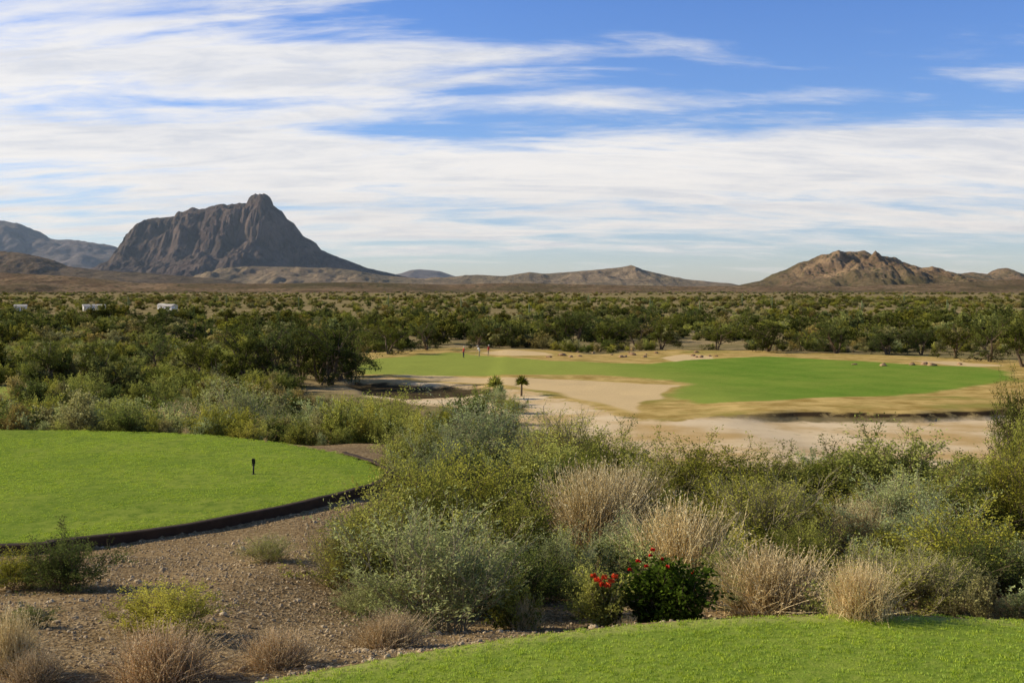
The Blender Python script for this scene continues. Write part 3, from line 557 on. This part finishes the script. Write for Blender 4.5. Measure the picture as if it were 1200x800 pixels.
for a in [(24,600,6,2.2),(104,610,6,2.2),(199,590,6.5,2.5),(190,640,4.5,2.2),(118,630,4.5,2.0)]: house(*a)
# ---------------------------------------------------------------- golfers
skin=simple('skin',(.42,.25,.17),.6,.1); caps=simple('cap_white',(.75,.74,.70),.8,.05); trs=simple('trousers_dark',(.06,.06,.08),.9); khk=simple('trousers_khaki',(.4,.32,.2),.9)
shr=simple('shirt_red',(.5,.06,.04),.8); shw=simple('shirt_white',(.75,.73,.7),.8,.05); steel=simple('club_steel',(.4,.4,.42),.35)
def golfer(px,pb,shirt,tro,pose,rz):
    x,y,z=hit(px,pb,Hf); e=pl_empty('golfer',x,y,z); e.rotation_euler=(0,0,rz)
    V=[];E=[];Rd=[]
    def v(p,r_,par=None):
        V.append(p);Rd.append(r_)
        if par is not None: E.append((par,len(V)-1))
        return len(V)-1
    b=pose; pel=v((0,0,.95),.15); ch=v((0,-.04-b*.15,1.25),.16,pel); sh=v((0,-.06-b*.25,1.42),.13,ch); nk=v((0,-.08-b*.3,1.52),.055,sh); hd=v((0,-.11-b*.36,1.62),.09,nk); v((0,-.12-b*.4,1.72),.085,hd)
    for s in (-1,1):
        h_=v((s*.10,0,.88),.10,pel); kn=v((s*.13,-.05-b*.05,.48),.065,h_); an=v((s*.14,0,.09),.042,kn); v((s*.16,-.17,.04),.035,an)
        a0=v((s*.2,-.06-b*.25,1.40),.06,sh); el=v((s*.26,-.08-b*.35,1.12),.045,a0)
        wr=v(((s*.05,-.38-b*.15,.95) if b>0 else (s*.27,-.15,.88)),.03,el); hx,hy,hz=V[wr]; pm=v((hx,hy-.03,hz-.06),.028,wr)
        for f in range(5):
            fx=(f-2)*.017; ln=[.05,.075,.085,.078,.06][f]
            k=v((hx+fx,hy-.045,hz-.06-ln*.6),.009,pm); v((hx+fx,hy-.03,hz-.06-ln),.008,k)
    me=bpy.data.meshes.new('body'); me.from_pydata(V,E,[]); o=bpy.data.objects.new('body',me); link(o)
    md=o.modifiers.new('s','SKIN'); sv=me.skin_vertices[0].data
    for i,r_ in enumerate(Rd): sv[i].radius=(r_,r_*.85)
    sv[0].use_root=True; o.modifiers.new('u','SUBSURF').levels=1
    dg=bpy.context.evaluated_depsgraph_get(); dg.update(); m2=bpy.data.meshes.new_from_object(o.evaluated_get(dg)); o.modifiers.clear(); o.data=m2
    for m_ in (skin,shirt,tro): m2.materials.append(m_)
    for p in m2.polygons:
        c=p.center; p.material_index=2 if c.z<.93 and abs(c.x)<.24 and c.y>-.25 else (1 if c.z<1.48 and c.z>1.15 or (c.z<=1.15 and abs(c.x)<.2 and c.y>-.28) else 0); p.use_smooth=True
    child(o,e)
    bm=bmesh.new(); bmesh.ops.create_uvsphere(bm,u_segments=14,v_segments=8,radius=.115)
    for q_ in bm.verts: q_.co.z=max(q_.co.z,-.005)*.9; 
    me=bpy.data.meshes.new('cap'); bm.to_mesh(me); bm.free(); me.materials.append(caps); c=bpy.data.objects.new('cap',me); c.location=(0,-.12-b*.4,1.70); link(c); child(c,e); box('cap_brim',(0,-.25-b*.4,1.71),(.16,.14,.015),caps,e,(0,0,0),.004)
    box('nose',(0,-.215-b*.38,1.64),(.025,.03,.04),skin,e,(0,0,0),.006)
    if b>0: cyl('club_shaft',(0,-.40-b*.15,.9),(.05,-.75,.05),.012,.008,steel,8,e); box('club_head',(.07,-.76,.03),(.11,.05,.05),steel,e,(0,0,0),.01)
golfer(543,419,shr,trs,0,2.0); golfer(562,418,shw,khk,.6,-1.2); golfer(572,417,shr,khk,0,1.1)
# ---------------------------------------------------------------- sun, sky, camera
sd=Vector((-.95,.16,0)).normalized(); el=math.radians(26); sd=Vector((sd.x*math.cos(el),sd.y*math.cos(el),math.sin(el)))
sl=bpy.data.lights.new('sun','SUN'); sl.energy=5.0; sl.angle=math.radians(.5); sl.color=(1,.89,.68); so=link(bpy.data.objects.new('sun',sl)); so.rotation_euler=(-sd).to_track_quat('-Z','Y').to_euler()
w=bpy.data.worlds.new('World'); scene.world=w; w.use_nodes=True; nt=w.node_tree; nt.nodes.clear(); q=N(nt)
sk=q.n('ShaderNodeTexSky',sky_type='NISHITA'); sk.sun_disc=False; sk.sun_elevation=el; sk.sun_rotation=math.atan2(sd.x,sd.y); sk.air_density=1.0; sk.dust_density=.3; sk.ozone_density=2.0
tc=q.n('ShaderNodeTexCoord').outputs['Generated']; s=q.n('ShaderNodeSeparateXYZ'); q.l(tc,s.inputs[0]); sx,sy,sz=s.outputs
zc=q.math('ADD',q.math('MAXIMUM',sz,0.0),.17)
cb=q.n('ShaderNodeCombineXYZ'); q.l(q.math('DIVIDE',sx,zc),cb.inputs[0]); q.l(q.math('DIVIDE',sy,zc),cb.inputs[1])
def mp(sc,loc=(0,0,0),rot=0):
    m=q.n('ShaderNodeMapping'); m.inputs['Scale'].default_value=sc; m.inputs['Location'].default_value=loc; m.inputs['Rotation'].default_value=(0,0,rot); q.l(cb.outputs[0],m.inputs[0]); return m.outputs[0]
c1=q.noise(1.0,mp((1.15,3.6,1),(5.1,3.2,0),.14),10,.6,.4); c2=q.noise(1.0,mp((3.6,8.0,1),(7,2,0),-.12),9,.65,.4); c3=q.noise(1.0,mp((.6,1.8,1),(1,5,0)),4,.5)
cr=q.n('ShaderNodeValToRGB'); q.l(sz,cr.inputs[0]); els=cr.color_ramp.elements
for i,(p,v) in enumerate([(0,.40),(.02,.44),(.04,.58),(.055,.70),(.07,.64),(.085,.76),(.125,.76),(.14,.58),(.165,.68),(.18,.55),(.21,.60),(.245,.46),(.6,.3)]):
    e_=els[i] if i<2 else els.new(p); e_.position=p; e_.color=(v,v,v,1)
lft=q.math('MULTIPLY',q.math('SUBTRACT',q.ramp(sx,.20,-.25),.58),q.math('MULTIPLY',q.ramp(sz,.11,.17),.14))
d_=q.math('ADD',q.math('MULTIPLY',c1,.66),q.math('ADD',q.math('MULTIPLY',c2,.20),q.math('MULTIPLY',c3,.22)))
d_=q.math('ADD',q.math('ADD',d_,q.math('MULTIPLY',q.math('SUBTRACT',cr.outputs[0],.5),.66)),lft)
cm=q.math('MULTIPLY',q.ramp(d_,.50,.71),.93)
skc=q.n('ShaderNodeValToRGB'); q.l(sz,skc.inputs[0]); els=skc.color_ramp.elements
for i,(p,v) in enumerate([(0,(.90,.94,1.0)),(.05,(.72,.82,1.0)),(.14,(.60,.75,.96)),(.26,(.55,.72,.96)),(.40,(.50,.56,.60)),(1,(.50,.50,.50))]):
    e_=els[i] if i<2 else els.new(p); e_.position=p; e_.color=v+(1,)
skm=q.mix(1.0,sk.outputs[0],skc.outputs[0],'MULTIPLY'); skm=q.mix(1.0,skm,(1.15,1.27,1.60),'MULTIPLY')
cc=q.mix(q.ramp(c1,.42,.66),(9.4,9.2,8.9),(6.9,7.1,7.6))
cc=q.mix(q.math('MULTIPLY',q.ramp(c2,.4,.6),.5),cc,(9.4,9.2,8.9))
cc=q.mix(q.ramp(sz,.26,.6),cc,(6.0,5.8,5.4))
bg=q.n('ShaderNodeBackground'); q.l(q.mix(cm,skm,cc),bg.inputs[0]); bg.inputs[1].default_value=.105
o=q.n('ShaderNodeOutputWorld'); q.l(bg.outputs[0],o.inputs[0])
cam=bpy.data.cameras.new('camera'); cam.lens=38.6; cam.sensor_width=36; cam.shift_y=-65/1200; cam.clip_end=30000; cam.clip_start=.1
co=link(bpy.data.objects.new('camera',cam)); co.location=(0,0,EYE); co.rotation_euler=(math.radians(90),0,0); scene.camera=co
scene.view_settings.view_transform='Standard'; scene.view_settings.look='None'; scene.view_settings.exposure=0
